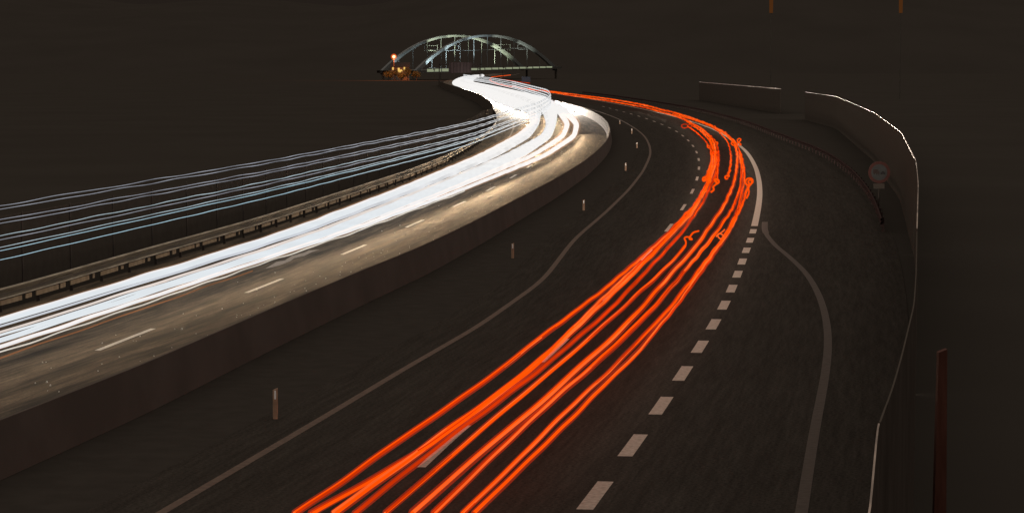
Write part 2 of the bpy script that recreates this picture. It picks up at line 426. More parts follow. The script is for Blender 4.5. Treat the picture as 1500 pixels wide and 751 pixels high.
# lane arrows on the left carriageway
def arrow(pts):
    V = [(*at(300 + x / 3.75, 250 + y / 3.75), z1) for x, y in pts]
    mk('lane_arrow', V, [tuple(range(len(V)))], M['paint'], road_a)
arrow([(333, 537), (395, 500), (440, 492), (478, 468), (545, 450), (572, 437), (632, 434), (588, 447), (548, 467), (490, 481), (470, 496), (420, 516), (372, 530)][::-1])
arrow([(1280, 165), (1300, 152), (1345, 142), (1400, 120), (1425, 108), (1400, 126), (1350, 150), (1310, 160)][::-1])

# glinting grit scattered on the left carriageway
gb = MB()
for i in range(420):
    y = 60 + 210 * random.random() ** 1.4; u = random.gauss(.80, .16)
    if not .42 < u < 1: continue
    x = G(y) + (B(y) - G(y)) * u; r = random.uniform(.008, .022) * (1.6 if random.random() < .12 else 1)
    gb.rod((x, y, .0), (x + random.uniform(-.01, .01), y, r * 1.6), r, 5, r * .5)
gb.build('road_grit', M['grit'], kind='stuff', label='pale grit and cat eye glints scattered on the left carriageway', cat='grit', origin=(0, 60, 0))

# ------------------------------------------------------------------ concrete median barrier
prof = closed([(-.30, 0), (-.30, .10), (-.22, .34), (-.12, 1.02), (-.03, 1.1), (.035, 1.1), (.15, .34), (.20, .0)])
V, F, uv = sweep(prof, B, ysteps(YN, 1700, .012), 0)
bar = mk('concrete_barrier', V, F, M['concrete'], label='long concrete median barrier curving between the two carriageways', cat='barrier', uv=uv)
fb = MB()
for y in arc_positions(B, 150, 9, 470):
    t = B.tan(y); nn = Vector((t.y, -t.x, 0)); p = Vector((B(y), y, 0))
    q = p + nn * -.165; q.z = .84
    fb = MB(); fb.box(q, .42, .05, .13, t); fb.build('barrier_reflector', M['black'], bar)

# ------------------------------------------------------------------ steel guardrail on the left, with posts and spacers
def guardrail(c, y0, y1, mat, label, side, spacing, pm=None, hi=.78, beam=True):
    pr = closed([(0, hi), (.05 * side, hi - .03), (.05 * side, hi - .09), (.0, hi - .13), (.0, hi - .18), (.05 * side, hi - .22), (.05 * side, hi - .28), (0, hi - .31),
                 (-.02 * side, hi - .31), (-.02 * side, hi)])
    V, F, uv = sweep(pr, c, ysteps(y0, y1, .015))
    g = mk('guardrail', V, F, mat, label=label, cat='guardrail', uv=uv)
    mb = MB(); k = 0
    for y in arc_positions(c, y0 + 1, spacing, y1 - 1):
        k += 1
        t = c.tan(y); nn = Vector((t.y, -t.x, 0)) * side; p = Vector((c(y), y, 0))
        q = p - nn * .10
        b = MB() if k <= 99 else mb
        b.box((q.x, q.y, (hi - .02) / 2), .055, .11, hi - .02, t)
        b.box(tuple(p - nn * .033 + Vector((0, 0, hi - .15))), .10, .022, .2, t)
        if k <= 99: b.build('rail_post', pm or mat, g)
    if mb.V: mb.build('rail_post', pm or mat, g, kind='stuff')
    return g
gl = guardrail(G, 62, 420, M['steel'], 'steel guardrail on posts along the shoulder beyond the white trails', 1, 4.0, M['steel_dull'])
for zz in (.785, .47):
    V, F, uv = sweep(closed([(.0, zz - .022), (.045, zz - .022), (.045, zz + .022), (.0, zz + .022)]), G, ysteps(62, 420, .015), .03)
    mk('rail_highlight', V, F, M['highlight'], gl)  # added rods that paint the bright crest lines
# pale added strips stand for the light in the gap under the beam
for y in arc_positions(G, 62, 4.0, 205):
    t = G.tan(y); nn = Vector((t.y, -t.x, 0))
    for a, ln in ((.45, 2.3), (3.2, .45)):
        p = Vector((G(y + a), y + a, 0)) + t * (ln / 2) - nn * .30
        kb = MB(); kb.box((p.x + .33, p.y, .33), ln + random.uniform(-.3, .3), .03, .15 + random.uniform(-.02, .02), t); kb.build('lit_gap_strip', M['gap_light'], gl)

guardrail(FA, 122, 700, M['rail_red'], 'dull reddish guardrail along the outside of the dark slip road', -1, 4.0, M['rail_red'], .7)

# ------------------------------------------------------------------ noise walls
def noise_wall(c, y0, y1, h0, h1, mat, label, side, spacing, coping=None, cw=.1, ch=.06, name='noise_wall', rib=True, posts=True, th=.03):
    ys = ysteps(y0, y1, .02); V = []; F = []; CV = []; CF = []
    for i, y in enumerate(ys):
        t = c.tan(y); nn = Vector((t.y, -t.x, 0)); p = Vector((c(y), y, 0)); h = h0 + (h1 - h0) * (i / (len(ys) - 1))
        for a, z in ((-th, -.02), (-th, h), (th, h), (th, -.02)):
            q = p + nn * a; V.append((q.x, q.y, z))
        for a, z in ((-cw, h + .004), (-cw, h + ch), (cw, h + ch), (cw, h + .004)):
            q = p + nn * a; CV.append((q.x, q.y, z))
    for i in range(len(ys) - 1):
        for j in range(4):
            a = i * 4 + j; b = i * 4 + (j + 1) % 4
            F.append((a, b, b + 4, a + 4)); CF.append((a, b, b + 4, a + 4))
    e = 4 * (len(ys) - 1)
    for FF in (F, CF): FF += [(3, 2, 1, 0), (e, e + 1, e + 2, e + 3)]
    w = mk(name, V, F, mat, label=label, cat='noise wall')
    if coping: mk('coping', CV, CF, coping, w)
    if posts:
        k = 0; yl = arc_positions(c, y0 + .2, spacing, y1 - .3)
        for y in yl[:95]:
            h = h0 + (h1 - h0) * (y - y0) / (y1 - y0)
            t = c.tan(y); nn = Vector((t.y, -t.x, 0)) * side; p = Vector((c(y), y, 0)) + nn * .045
            b = MB(); b.box((p.x, p.y, h / 2 - .02), .14, .03, h - .05, t); b.build('wall_post', M['steel_dull'], w)
    return w
noise_wall(NW, 60, 330, 3.0, 2.2, M['wall'], 'dark noise wall with posts behind the left guardrail', 1, 6.0)
noise_wall(NW, 331, 1000, 2.1, 1.9, M['wall'], 'low dark wall hiding the inside of the far left bend', 1, 8.0)
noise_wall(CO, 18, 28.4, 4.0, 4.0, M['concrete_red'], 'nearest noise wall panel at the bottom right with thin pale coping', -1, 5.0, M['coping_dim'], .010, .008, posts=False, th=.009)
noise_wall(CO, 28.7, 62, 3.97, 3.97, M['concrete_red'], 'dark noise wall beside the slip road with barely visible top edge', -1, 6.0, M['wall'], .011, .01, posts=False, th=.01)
noise_wall(CO, 62.3, 108, 4.0, 4.0, M['wall'], 'noise wall nearer than the round sign with thin darker coping', -1, 6.0, M['coping_dim'], .014, .025, posts=False, th=.013)
noise_wall(CO, 108.3, 375, 4.0, 4.0, M['wall'], 'curving noise wall behind the round sign with coping toned pale as if lit', -1, 8.0, M['coping'], .016, .032, posts=False, th=.02)
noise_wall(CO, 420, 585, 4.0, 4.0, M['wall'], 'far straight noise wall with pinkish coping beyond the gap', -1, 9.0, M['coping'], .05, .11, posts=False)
mb = MB(); b0 = at_depth(1384, 751, 30)
mb.add([(4.96, 30, 0), (5.16, 30, 0), (5.16, 30.15, 0), (4.96, 30.15, 0), (5.03, 30, 4.62), (5.13, 30, 4.66), (5.13, 30.15, 4.66), (5.03, 30.15, 4.62)],
       [(3, 2, 1, 0), (4, 5, 6, 7), (0, 1, 5, 4), (1, 2, 6, 5), (2, 3, 7, 6), (3, 0, 4, 7)])
sp = mb.build('steel_post', M['rust'], label='rusty reddish steel post standing behind the nearest noise wall panel', cat='post')
mb = MB(); mb.box((5.06, 30.075, .012), .36, .36, .024); mb.build('base_plate', M['rust'], sp)

# ------------------------------------------------------------------ delineator posts in the median
def delineator(x, y, h, w, label):
    p = at(x, y); e = empty('delineator_post', (p[0], p[1], 0), label, 'delineator post', 'delineator posts in the median')
    sc = w / .12
    mb = MB(); ax = Vector((1, 0, 0))
    P = []
    for z in (0, h - .05):
        for i in range(10):
            t = 2 * math.pi * i / 10; P.append((p[0] + w / 2 * math.cos(t), p[1] + .05 * math.sin(t), z))
    for i in range(10):
        t = 2 * math.pi * i / 10; P.append((p[0] + w / 2 * math.cos(t), p[1] + .05 * math.sin(t), h - .03 + .025 * math.cos(t)))
    F = [(r * 10 + i, r * 10 + (i + 1) % 10, r * 10 + 10 + (i + 1) % 10, r * 10 + 10 + i) for r in (0, 1) for i in range(10)] + [tuple(range(20, 30))]
    mb.add(P, F); mb.build('post_body', M['plastic'], e)
    mb = MB(); mb.box((p[0], p[1] - .053, h * .78), w * .36, .006, h * .28, (1, 0, 0)); mb.build('reflector', M['refl'], e)
for x, y, h, w, l in [(403.5, 613, .71, .115, 'nearest white delineator post, alone between barrier and edge line at lower left'),
                      (751, 378, .64, .115, 'second delineator post, in the dark median beside the middle of the edge line'),
                      (855, 308, .60, .13, 'third delineator post, short pale stroke right of the left carriageway'),
                      (916.5, 250, .60, .14, 'fourth delineator post, left of the edge line bend'),
                      (933, 217, .58, .15, 'fifth delineator post, inside the tightest turn of the edge line'),
                      (925.5, 196, .62, .16, 'sixth delineator post, tiny bright dot above the edge line bend'),
                      (908, 182, .52, .17, 'farthest delineator post, faint dot where the edge line fades')]:
    delineator(x, y, h, w, l)

# ------------------------------------------------------------------ round no-overtaking sign with plate
sx, sy, szc = at_depth(1288, 252, 140)
e = empty('road_sign', (sx, sy + .08, 0), 'round red rimmed no overtaking sign with small plate beside the noise wall', 'road sign')
mb = MB(); mb.rod((sx, sy + .08, 0), (sx, sy + .08, szc + .5), .04, 10); mb.build('sign_pole', M['steel_dull'], e)
mb = MB(); mb.disc((sx, sy, szc), .60, .03, (0, 1, 0), 40); sb = mb.build('sign_disc', M['sign_red'], e)
mb = MB(); mb.disc((sx, sy - .018, szc), .44, .006, (0, 1, 0), 40); mb.build('sign_face', M['sign_white'], sb)
mb = MB(); yy = sy - .025       # lorry on the left, car on the right
mb.box((sx - .20, yy, szc + .05), .26, .006, .22); mb.box((sx - .03, yy, szc + .015), .07, .006, .15)
for dx in (-.27, -.14, -.03): mb.disc((sx + dx, yy, szc - .09), .035, .006, (0, 1, 0), 12)
mb.build('lorry_symbol', M['sign_rcar'], sb)
mb = MB(); mb.box((sx + .2, yy, szc - .05), .26, .006, .08); mb.box((sx + .2, yy, szc + .025), .15, .006, .07)
for dx in (.12, .28): mb.disc((sx + dx, yy, szc - .09), .035, .006, (0, 1, 0), 12)
mb.build('car_symbol', M['sign_black'], sb)
mb = MB(); mb.box((sx, sy, szc - .76), .60, .02, .27); mb.build('sign_plate', M['sign_plate'], e)

# ------------------------------------------------------------------ far signs
bx, by, bz = at_depth(770.5, 116.5, 900)
e = empty('direction_sign', (bx, by, 0), 'small blue direction sign beside the far red trails', 'road sign')
mb = MB(); mb.box((bx, by, bz), 3.1, .08, 1.9); mb.build('sign_panel', M['sign_blue'], e)
for d in (-1, 1):
    mb = MB(); mb.rod((bx + d, by + .12, 0), (bx + d, by + .12, bz + .8), .06, 8); mb.build('sign_pole', M['steel_dull'], e)
gx0, gy0, _ = at_depth(674.5, 102, 1240)
e = empty('sign_gantry', (gx0, gy0, 0), 'dark reddish ribbed gantry panel in front of the arch bridge', 'sign gantry')
mb = MB(); mb.box((gx0, gy0, 6.6), 10.6, .2, 5.0); mb.build('sign_panel', M['panel'], e)
for i in range(7):
    mb = MB(); mb.box((gx0 - 4.8 + 1.6 * i, gy0 - .16, 6.6), .22, .12, 4.9); mb.build('panel_rib', M['steel_dull'], e)
mb = MB(); mb.box((gx0 - .3, gy0 + .5, 8.2), 20, .5, .6); mb.build('gantry_beam', M['steel_dull'], e)
for d in (-10.2, 9.6):
    mb = MB(); mb.box((gx0 + d, gy0 + .5, 4.2), .5, .5, 8.4); mb.build('gantry_leg', M['steel_dull'], e)

# ------------------------------------------------------------------ arch bridge
PL = Vector((-49.7, 1350, 0)); PR = Vector((22.9, 1456, 0)); ax = (PR - PL).normalized(); nf = Vector((-ax.y, ax.x, 0)); BW = 22.0
zl, zr = 5.0, 6.9
def deckz(t): return zl + (zr - zl) * t
bt = (PL + PR) / 2 + nf * BW / 2
br = empty('arch_bridge', (bt.x, bt.y, 0), 'floodlit twin arch bridge crossing the motorway in the distance', 'bridge')
def arch(base, name):
    V = []; F = []; n = 48
    P = []
    for i in range(n + 1):
        t = -.02 + 1.04 * i / n
        p = base + (PR - PL) * t; z = deckz(t) + .2 + 17.6 * (1 - abs(2 * t - 1) ** 2.15)
        P.append(Vector((p.x, p.y, z)))
    for i in range(n + 1):
        d = (P[min(n, i + 1)] - P[max(0, i - 1)]).normalized(); u = nf.cross(d) * -1
        if u.z < 0: u = -u
        hh = 1.05 - .48 * math.sin(math.pi * i / n); ww = .8
        for a, b in ((-1, -1), (1, -1), (1, 1), (-1, 1)):
            V.append(P[i] + nf * (a * ww) + u * (b * hh))
    for i in range(n):
        for j in range(4): F.append((i * 4 + j, i * 4 + (j + 1) % 4, i * 4 + 4 + (j + 1) % 4, i * 4 + 4 + j))
    F += [(0, 1, 2, 3), (n * 4 + 3, n * 4 + 2, n * 4 + 1, n * 4)]
    return mk(name, V, F, M['bridge'], br)
for base in (PL.copy(), PL + nf * BW):
    arch(base, 'arch')
    for k in range(1, 10):
        t = k / 10; p = base + (PR - PL) * t; zt = deckz(t) + .2 + 17.6 * (1 - abs(2 * t - 1) ** 2.15)
        mb = MB(); mb.rod((p.x, p.y, deckz(t)), (p.x, p.y, zt - .6), .16, 6); mb.build('hanger', M['bridge'], br)
V = []; F = []
for t in (-.03, -.02, 0, .5, 1, 1.03, 1.05):
    p = PL + (PR - PL) * t; z = deckz(min(1.1, max(-.1, t)))
    for a, b in ((-2.0, -1.3), (-2.0, 0), (BW + 2, 0), (BW + 2, -1.3)):
        q = p + nf * a; V.append((q.x, q.y, z + b))
for i in range(6):
    for j in range(4): F.append((i * 4 + j, i * 4 + (j + 1) % 4, i * 4 + 4 + (j + 1) % 4, i * 4 + 4 + j))
mk('deck', V, F, M['deck'], br)
mb = MB()
t = .045
while t < .93:
    t2 = t + (.052)
    a = PL + (PR - PL) * t - nf * 2.06; b = PL + (PR - PL) * (t2 - .007) - nf * 2.06
    za = deckz((t + t2) / 2) - .15; hgt = (1.5 if t < .3 else 1.25 - .5 * t)
    m_ = (a + b) / 2; mb.box((m_.x, m_.y, za - .05 * 0), (b - a).length, .1, hgt, ax); t = t2
mb.build('light_strip', M['strip'], br)
mb = MB()
for t in np.arange(-.02, 1.04, .04):
    p = PL + (PR - PL) * t - nf * 1.9; z = deckz(min(1.1, max(-.1, t))); mb.rod((p.x, p.y, z), (p.x, p.y, z + 1.1), .05, 5)
for h in (.55, 1.1):
    for t in np.arange(-.02, 1.00, .04):
        p = PL + (PR - PL) * t - nf * 1.9; q = PL + (PR - PL) * (t + .04) - nf * 1.9
        mb.rod((p.x, p.y, deckz(min(1.1, max(-.1, t))) + h), (q.x, q.y, deckz(min(1.1, max(-.1, t + .04))) + h), .04, 4)
mb.build('railing', M['deck'], br)
for t in (-.02, 1.04):
    for a in (1, BW - 1):
        p = PL + (PR - PL) * t + nf * a; z = deckz(t) - 1.2
        mb = MB(); mb.rod((p.x, p.y, 0), (p.x, p.y, z), .7, 10); mb.build('pier', M['bank'], br)
# catenary brackets and wire
def bracket(t, off, w):
    p = PL + (PR - PL) * t + nf * off; q = p + ax * w; zt = deckz(t) + 13.2
    mb = MB()
    for a in (p, q): mb.rod((a.x, a.y, zt - 3.4), (a.x, a.y, zt), .11, 5)
    mb.rod((p.x, p.y, zt - .4), (q.x, q.y, zt - .4), .07, 5); mb.rod((p.x, p.y, zt - 3.2), (q.x, q.y, zt - 2.4), .12, 5); mb.rod((p.x, p.y, zt - 3.2), (q.x, q.y, zt - 3.2), .08, 5)
    mb.build('catenary_bracket', M['bridge'], br)
bracket(.27, BW - 1, 12); bracket(.22, 1, 10); bracket(.80, BW - 1.0, 14); bracket(.74, 1, 14)
mb = MB()
for off in (4, 8):
    for k in range(8):
        t = .14 + .09 * k; p = PL + (PR - PL) * t + nf * off; q = PL + (PR - PL) * (t + .09) + nf * off
        mb.rod((p.x, p.y, deckz(t) + 9.8 + .25 * abs(k - 3.5)), (q.x, q.y, deckz(t + .09) + 9.8 + .25 * abs(k - 2.5)), .11, 5)
mb.build('contact_wire', M['bridge'], br)

def spot(name, loc, target, watts, col, ang, blend=.6, rad=.3, parent=None):
    l = bpy.data.lights.new(name, 'SPOT'); l.energy = watts; l.color = col; l.spot_size = math.radians(ang); l.spot_blend = blend
    l.shadow_soft_size = rad
    o = bpy.data.objects.new(name, l); COL.objects.link(o)
    d = Vector(target) - Vector(loc); o.rotation_euler = d.to_track_quat('-Z', 'Y').to_euler()
    place(o, Vector(loc), parent); return o
def point(name, loc, watts, col, rad=.2, parent=None):
    l = bpy.data.lights.new(name, 'POINT'); l.energy = watts; l.color = col; l.shadow_soft_size = rad
    o = bpy.data.objects.new(name, l); COL.objects.link(o); place(o, Vector(loc), parent); return o

COLD = (.78, .95, 1.0); LIME = (.93, 1.0, .68)
def flood(base, t, side, tt, watts, col, ang):
    p = base + (PR - PL) * t + nf * side; z = deckz(t) + .5
    tp = base + (PR - PL) * tt; tz = deckz(tt) + 17.6 * (1 - abs(2 * tt - 1) ** 2.15)
    mb = MB(); d = Vector((tp.x - p.x, tp.y - p.y, tz - z)).normalized()
    mb.box((p.x, p.y, z - .2), .7, .7, .4, ax); mb.rod((p.x, p.y, 0), (p.x, p.y, z - .3), .1, 6); f = mb.build('floodlight', M['deck'], br)
    spot('floodlight_beam', (p.x, p.y, z + .15), (tp.x, tp.y, tz), watts, col, ang, .7, .3, br)
FAR = PL + nf * BW
flood(PL, .02, -9.0, .13, 54080, COLD, 70); flood(PL, .16, -9.0, .26, 67600, COLD, 60); flood(PL, .34, -9.0, .42, 67600, COLD, 60)
flood(PL, .52, -9.0, .60, 42000, (.95, 1, .85), 60); flood(PL, .70, -9.0, .78, 29119, (.95, 1, .85), 60)
flood(FAR, .06, -9.0, .10, 8400, COLD, 70); flood(FAR, .30, -9.0, .36, 102000, LIME, 60); flood(FAR, .44, -9.0, .50, 108000, LIME, 60)
flood(FAR, .60, -9.0, .66, 108000, LIME, 60); flood(FAR, .76, -9.0, .84, 84000, LIME, 70)

# ------------------------------------------------------------------ sodium lamp, house and trees beside the bridge
lx, ly, lz = at_depth(577.5, 83.5, 1304)
e = empty('street_lamp', (lx, ly, 0), 'bright orange street lamp shining left of the arch bridge', 'street lamp')
mb = MB(); mb.rod((lx, ly, 0), (lx, ly, lz + .3), .12, 8, .08); mb.rod((lx, ly, lz + .3), (lx + .9, ly - .3, lz + .5), .06, 6); mb.build('lamp_post', M['steel_dull'], e)
def ball(c, r, n=8, m_=12):
    V = []; F = []
    for i in range(n + 1):
        th = math.pi * i / n
        for j in range(m_):
            ph = 2 * math.pi * j / m_; V.append((c[0] + r * math.sin(th) * math.cos(ph), c[1] + r * math.sin(th) * math.sin(ph), c[2] + r * math.cos(th)))
    for i in range(n):
        for j in range(m_): F.append((i * m_ + j, i * m_ + (j + 1) % m_, i * m_ + m_ + (j + 1) % m_, i * m_ + m_ + j))
    return V, F
V, F = ball((lx, ly, lz), .75); mk('lamp_bulb', V, F, M['lamp_o'], e, smooth=True)
V, F = ball((lx, ly, lz), 1.5); mk('lamp_halo', V, F, M['lamp_halo'], e, smooth=True)  # added shell for the glow round the bulb, no glass there
point('lamp_light', (lx, ly - 1.6, lz), 26000, (1, .20, .02), .6, e)
hx, hy, hz = at_depth(586.5, 103.5, 1322)
e = empty('house', (hx, hy, 0), 'small house with yellow lit windows under the orange lamp', 'house')
mb = MB(); mb.box((hx, hy + 4, 3.4), 9, 7, 6.8); w = mb.build('wall', M['house'], e)
mb = MB(); mb.add([(hx - 5, hy, 6.8), (hx + 5, hy, 6.8), (hx + 5, hy + 8, 6.8), (hx - 5, hy + 8, 6.8), (hx - 5, hy + 4, 9.2), (hx + 5, hy + 4, 9.2)],
                  [(0, 1, 5, 4), (2, 3, 4, 5), (0, 4, 3), (1, 2, 5), (3, 2, 1, 0)]); mb.build('roof', M['roof'], e)
for dx, z, ww, h in ((-3.6, 6.0, .9, 1.3), (-.7, 5.6, 1.0, 1.5), (.5, 5.0, 1.5, .9), (2.2, 5.9, .8, 1.7), (-.4, 4.4, 1.4, .8)):
    mb = MB(); mb.box((hx + dx, hy + .46, z), ww, .1, h); mb.build('window', M['window'], e)
def tree(x, y, h, w, label):
    e = empty('tree', (x, y, 0), label, 'tree', 'trees under the orange lamp')
    mb = MB(); mb.rod((x, y, 0), (x, y, h * .55), .22, 7, .12)
    for k in range(5):
        a = k * 1.3; mb.rod((x, y, h * (.3 + .05 * k)), (x + w * .33 * math.cos(a), y + w * .33 * math.sin(a), h * (.55 + .06 * k)), .08, 5, .03)
    mb.build('trunk', M['bark'], e)
    V = []; F = []
    cl = [(random.gauss(0, .32) * w / 1.6, random.gauss(0, .3) * w / 1.6, h * random.uniform(.4, .92), random.uniform(.14, .26) * w) for _ in range(16)]
    for cx, cy, cz, r in cl:
        for k in range(60):
            d = Vector((random.gauss(0, 1), random.gauss(0, 1), random.gauss(0, .8))).normalized() * (r * random.uniform(.5, 1.05))
            c = Vector((x + cx, y + cy, cz)) + d; a = Vector((random.gauss(0, 1), random.gauss(0, 1), random.gauss(0, 1))).normalized()
            b = a.orthogonal().normalized(); a2 = a.cross(b); s = random.uniform(.18, .36); n = len(V)
            V += [c - b * s, c + a2 * s * .6, c + b * s, c - a2 * s * .6]; F.append((n, n + 1, n + 2, n + 3))
    mk('crown', V, F, M['leaf'], e)
for px, d, h, w, l in ((570, 1316, 4.6, 5.5, 'leftmost small tree lit orange from above by the lamp'), (579, 1318, 6.0, 4.5, 'orange lit tree right below the glowing lamp'),
                       (597, 1318, 6.3, 5, 'dim reddish tree right of the lit windows'), (611, 1316, 5.0, 4.5, 'dark reddish tree nearest to the bridge foot'),
                       (588, 1314, 3.6, 4.2, 'low bush in front of the lit windows')):
    tree((px - 750) / FOC * d, d, h, w, l)
# two dim amber lamp columns on the right
for px, l in ((1128, 'dim amber lamp column high above the far noise wall'), (1317, 'dim amber lamp column at the top right above the round sign')):
    x, y, z = at_depth(px, 20, 600)
    e = empty('lamp_column', (x, y, 0), l, 'lamp column', 'amber lamp columns on the right')
    mb = MB(); mb.rod((x, y, 0), (x, y, z), .09, 8, .07); mb.build('lamp_post', M['bank'], e)
    mb = MB(); mb.rod((x, y, z), (x, y, z + 4.2), .42, 10, .48); mb.build('lamp_tube', M['lamp_dim'], e)

# ------------------------------------------------------------------ light trails: luminous lines at lamp height, each its own thing
def trail(name, P, rad, mats, label, group=None, cat='light trail', rings=8, fringe=None, fr=(1.5,), fmax=1e9, strands=None):
    """P: list of points, rad(y) radius"""
    V = []; F = []; uv = []; mi = []
    def shell(scale, m, ymax, Q=None):
        b0 = len(V); s = 0
        pts = [p for p in (Q or P) if p[1] <= ymax]
        if len(pts) < 2: return
        for i, p in enumerate(pts):
            p = Vector(p); a = Vector(pts[max(0, i - 1)]); b = Vector(pts[min(len(pts) - 1, i + 1)])
            d = (b - a)
            if d.length < 1e-6: d = Vector((0, 1, 0))
            d.normalize()
            sdw = d.cross(Vector((0, 0, 1))); sdw = sdw.normalized() if sdw.length > 1e-4 else Vector((1, 0, 0)); u = sdw.cross(d)
            if i: s += (p - Vector(pts[i - 1])).length
            r = rad(p.y) * scale
            for k in range(rings):
                t = 2 * math.pi * k / rings; q = p + sdw * (r * math.cos(t)) + u * (r * math.sin(t)); V.append(q); uv.append((s, p.y))
        for i in range(len(pts) - 1):
            for k in range(rings):
                F.append((b0 + i * rings + k, b0 + i * rings + (k + 1) % rings, b0 + (i + 1) * rings + (k + 1) % rings, b0 + (i + 1) * rings + k)); mi.append(m)
        F.append(tuple(b0 + k for k in range(rings - 1, -1, -1))); mi.append(m)
        e0 = b0 + (len(pts) - 1) * rings; F.append(tuple(e0 + k for k in range(rings))); mi.append(m)
    ml = list(mats) if isinstance(mats, (list, tuple)) else [mats]
    if strands is None: shell(1, 0, 1e9)
    else:                        # the lamp's filaments wander round each other
        for j in range(3):
            wx, wz = wob(strands * 7 + j, 1.0, 8), wob(strands * 7 + j + 50, .8, 8)
            shell((.66, .50, .56)[j], j, 1e9, [(p[0] + wx(p[1]) * rad(p[1]) * .42, p[1], p[2] + wz(p[1]) * rad(p[1]) * .42) for p in P])
    if fringe:
        ml.append(fringe)
        for f_ in fr: shell(f_, len(ml) - 1, fmax)
    o = mk(name, V, F, ml, label=label, cat=cat, group=group, uv=uv, mi=mi, smooth=True, origin=Vector(P[0]) )
    return o

def wob(seed, amp, stretch=1.0):
    r = random.Random(seed); a = [(r.uniform(.5, 1), r.uniform(4, 14) * stretch, r.uniform(0, 6.3)) for _ in range(4)]
    def f(s):
        return amp * sum(k * math.sin(2 * math.pi * s / w + p) for k, w, p in a) / 2
    return f

def path_pts(c, y0, y1, z, seed, amp, dz=0, dx=0, k=.008, mn=.6, gp=None):
    wz = wob(seed, amp); wx = wob(seed + 500, amp * .6); out = []
    for y in ysteps(y0, y1, k, mn):
        g = 1 + y / 400.0 if gp is None else min(4.5, (max(y, 60) / 60.0) ** gp)
        out.append((c(y) + dx + wx(y) * g, y, z + dz + wz(y) * g))
    return out

YK = [55, 66, 75, 98, 113, 150, 207, 265, 320, 420, 540, 750, 1025, 1250, 1450, 1600, 1740]
def tk(*xs): return Curve([(x, y) for x, y in zip(xs, YK)], .035)
rw = lambda y: min(.85, .039 * (max(y, 60) / 75.0) ** 1.6)
HEAD = []
HX = {  #        55     66     75    98    113    150    207   265   320   420   540   750   1025  1250  1450  1600  1740
 'a1': tk(-17.6, -16.0, -14.75, -11.75, -9.98, -6.8, -2.55, .75, 2.75, 3.0, -2.6, -10.0, -23.5, -26.5, -27.5, -25.5, -20.5),
 'a2': tk(-17.35, -15.75, -14.52, -11.5, -9.7, -6.45, -2.15, 1.1, 2.85, 3.4, -1.4, -8.9, -22.5, -26.0, -27.0, -25.2, -20.3),
 'a3': tk(-17.15, -15.55, -14.35, -11.25, -9.42, -6.1, -1.75, 1.45, 2.95, 3.9, -.2, -7.8, -21.5, -25.2, -26.4, -25.0, -20.2),
 'a4': tk(-16.8, -15.2, -14.02, -10.95, -9.1, -5.8, -1.4, 1.7, 3.1, 4.4, .9, -6.8, -20.6, -24.4, -25.8, -24.7, -20.1),
 'p':  tk(-16.25, -14.65, -13.5, -10.42, -8.66, -5.3, -.5, 3.3, 4.65, 5.4, 2.4, -5.6, -19.3, -23.4, -25.0, -24.2, -20.0),
 'b1': tk(-16.0, -14.4, -13.17, -10.05, -8.3, -4.95, -.1, 3.45, 4.75, 5.9, 3.4, -4.9, -18.6, -22.6, -24.3, -23.8, -19.9),
 'b2': tk(-15.75, -14.15, -12.9, -9.84, -8.0, -4.6, .3, 3.65, 4.95, 6.4, 4.4, -4.2, -17.9, -21.8, -23.6, -23.4, -19.8),
 'b3': tk(-15.5, -13.95, -12.65, -9.64, -7.72, -4.2, .75, 3.85, 5.15, 6.9, 5.2, -3.6, -17.3, -21.0, -22.9, -23.0, -19.7),
 't3': tk(-15.15, -13.55, -12.34, -9.30, -7.36, -3.7, 1.6, 5.3, 6.95, 7.6, 5.9, -3.1, -16.8, -20.2, -22.1, -22.5, -19.6),
 't4': tk(-15.0, -13.4, -12.2, -9.22, -7.22, -3.1, 2.6, 6.45, 8.1, 8.5, 6.6, -2.6, -16.2, -19.4, -21.3, -22.0, -19.5),
}
spec = [('a1', 'white', 'outermost white headlight trail on the guardrail side of the left carriageway', 1.0),
        ('a2', 'white', 'second white headlight trail counted from the guardrail', 1.05),
        ('a3', 'white', 'third white headlight trail from the guardrail, above the dark gap', 1.0),
        ('a4', 'grey', 'bluish grey headlight trail just above the dark gap at the left edge', .8),
        ('p', 'pink', 'pinkish headlight trail in the dark gap between the two broad white bands', .9),
        ('b1', 'white', 'upper white trail of the lower broad band', 1.0),
        ('b2', 'white', 'middle white trail of the lower broad band', 1.1),
        ('b3', 'white', 'lowest white trail of the lower broad band', 1.0),
        ('t3', 'white', 'white headlight trail swinging wide in the bend, second from the concrete barrier', .82),
        ('t4', 'white', 'white headlight trail swinging widest in the bend, nearest the concrete barrier', .85)]
for i, (k, m, l, rs) in enumerate(spec):
    P = path_pts(HX[k], 50, 1740, .65, i // 2, .012)
    fr = M['white_fringe'] if k in ('a1', 't3', 't4') else None
    o = trail('headlight_trail', P, lambda y, rs=rs: rw(y) * rs, M[m], l, 'headlight trails on the left carriageway', fringe=fr, fr=(1.35, 1.8), fmax=360)
    HEAD.append((k, o))
# thin side-lamp lines below the band
c = Curve([(x, y) for x, y in zip([HX['t4'](y) + .30 + .03 * math.sin(y * .05) for y in YK[:6]], YK[:6])], .02)
trail('headlight_trail', path_pts(c, 50, 150, 0.62, 31, .02), lambda y: .02 * (y / 66) ** .8, M['thin'], 'thin wavy pale trail along the lower edge of the white bands', 'headlight trails on the left carriageway')
c2 = Curve([(HX['t4'](y) + .62, y) for y in YK[:6]], .02)
trail('headlight_trail', path_pts(c2, 50, 92, .6, 32, .012), lambda y: .022, M['amber'], 'faint amber trail lowest at the left picture edge', 'headlight trails on the left carriageway')

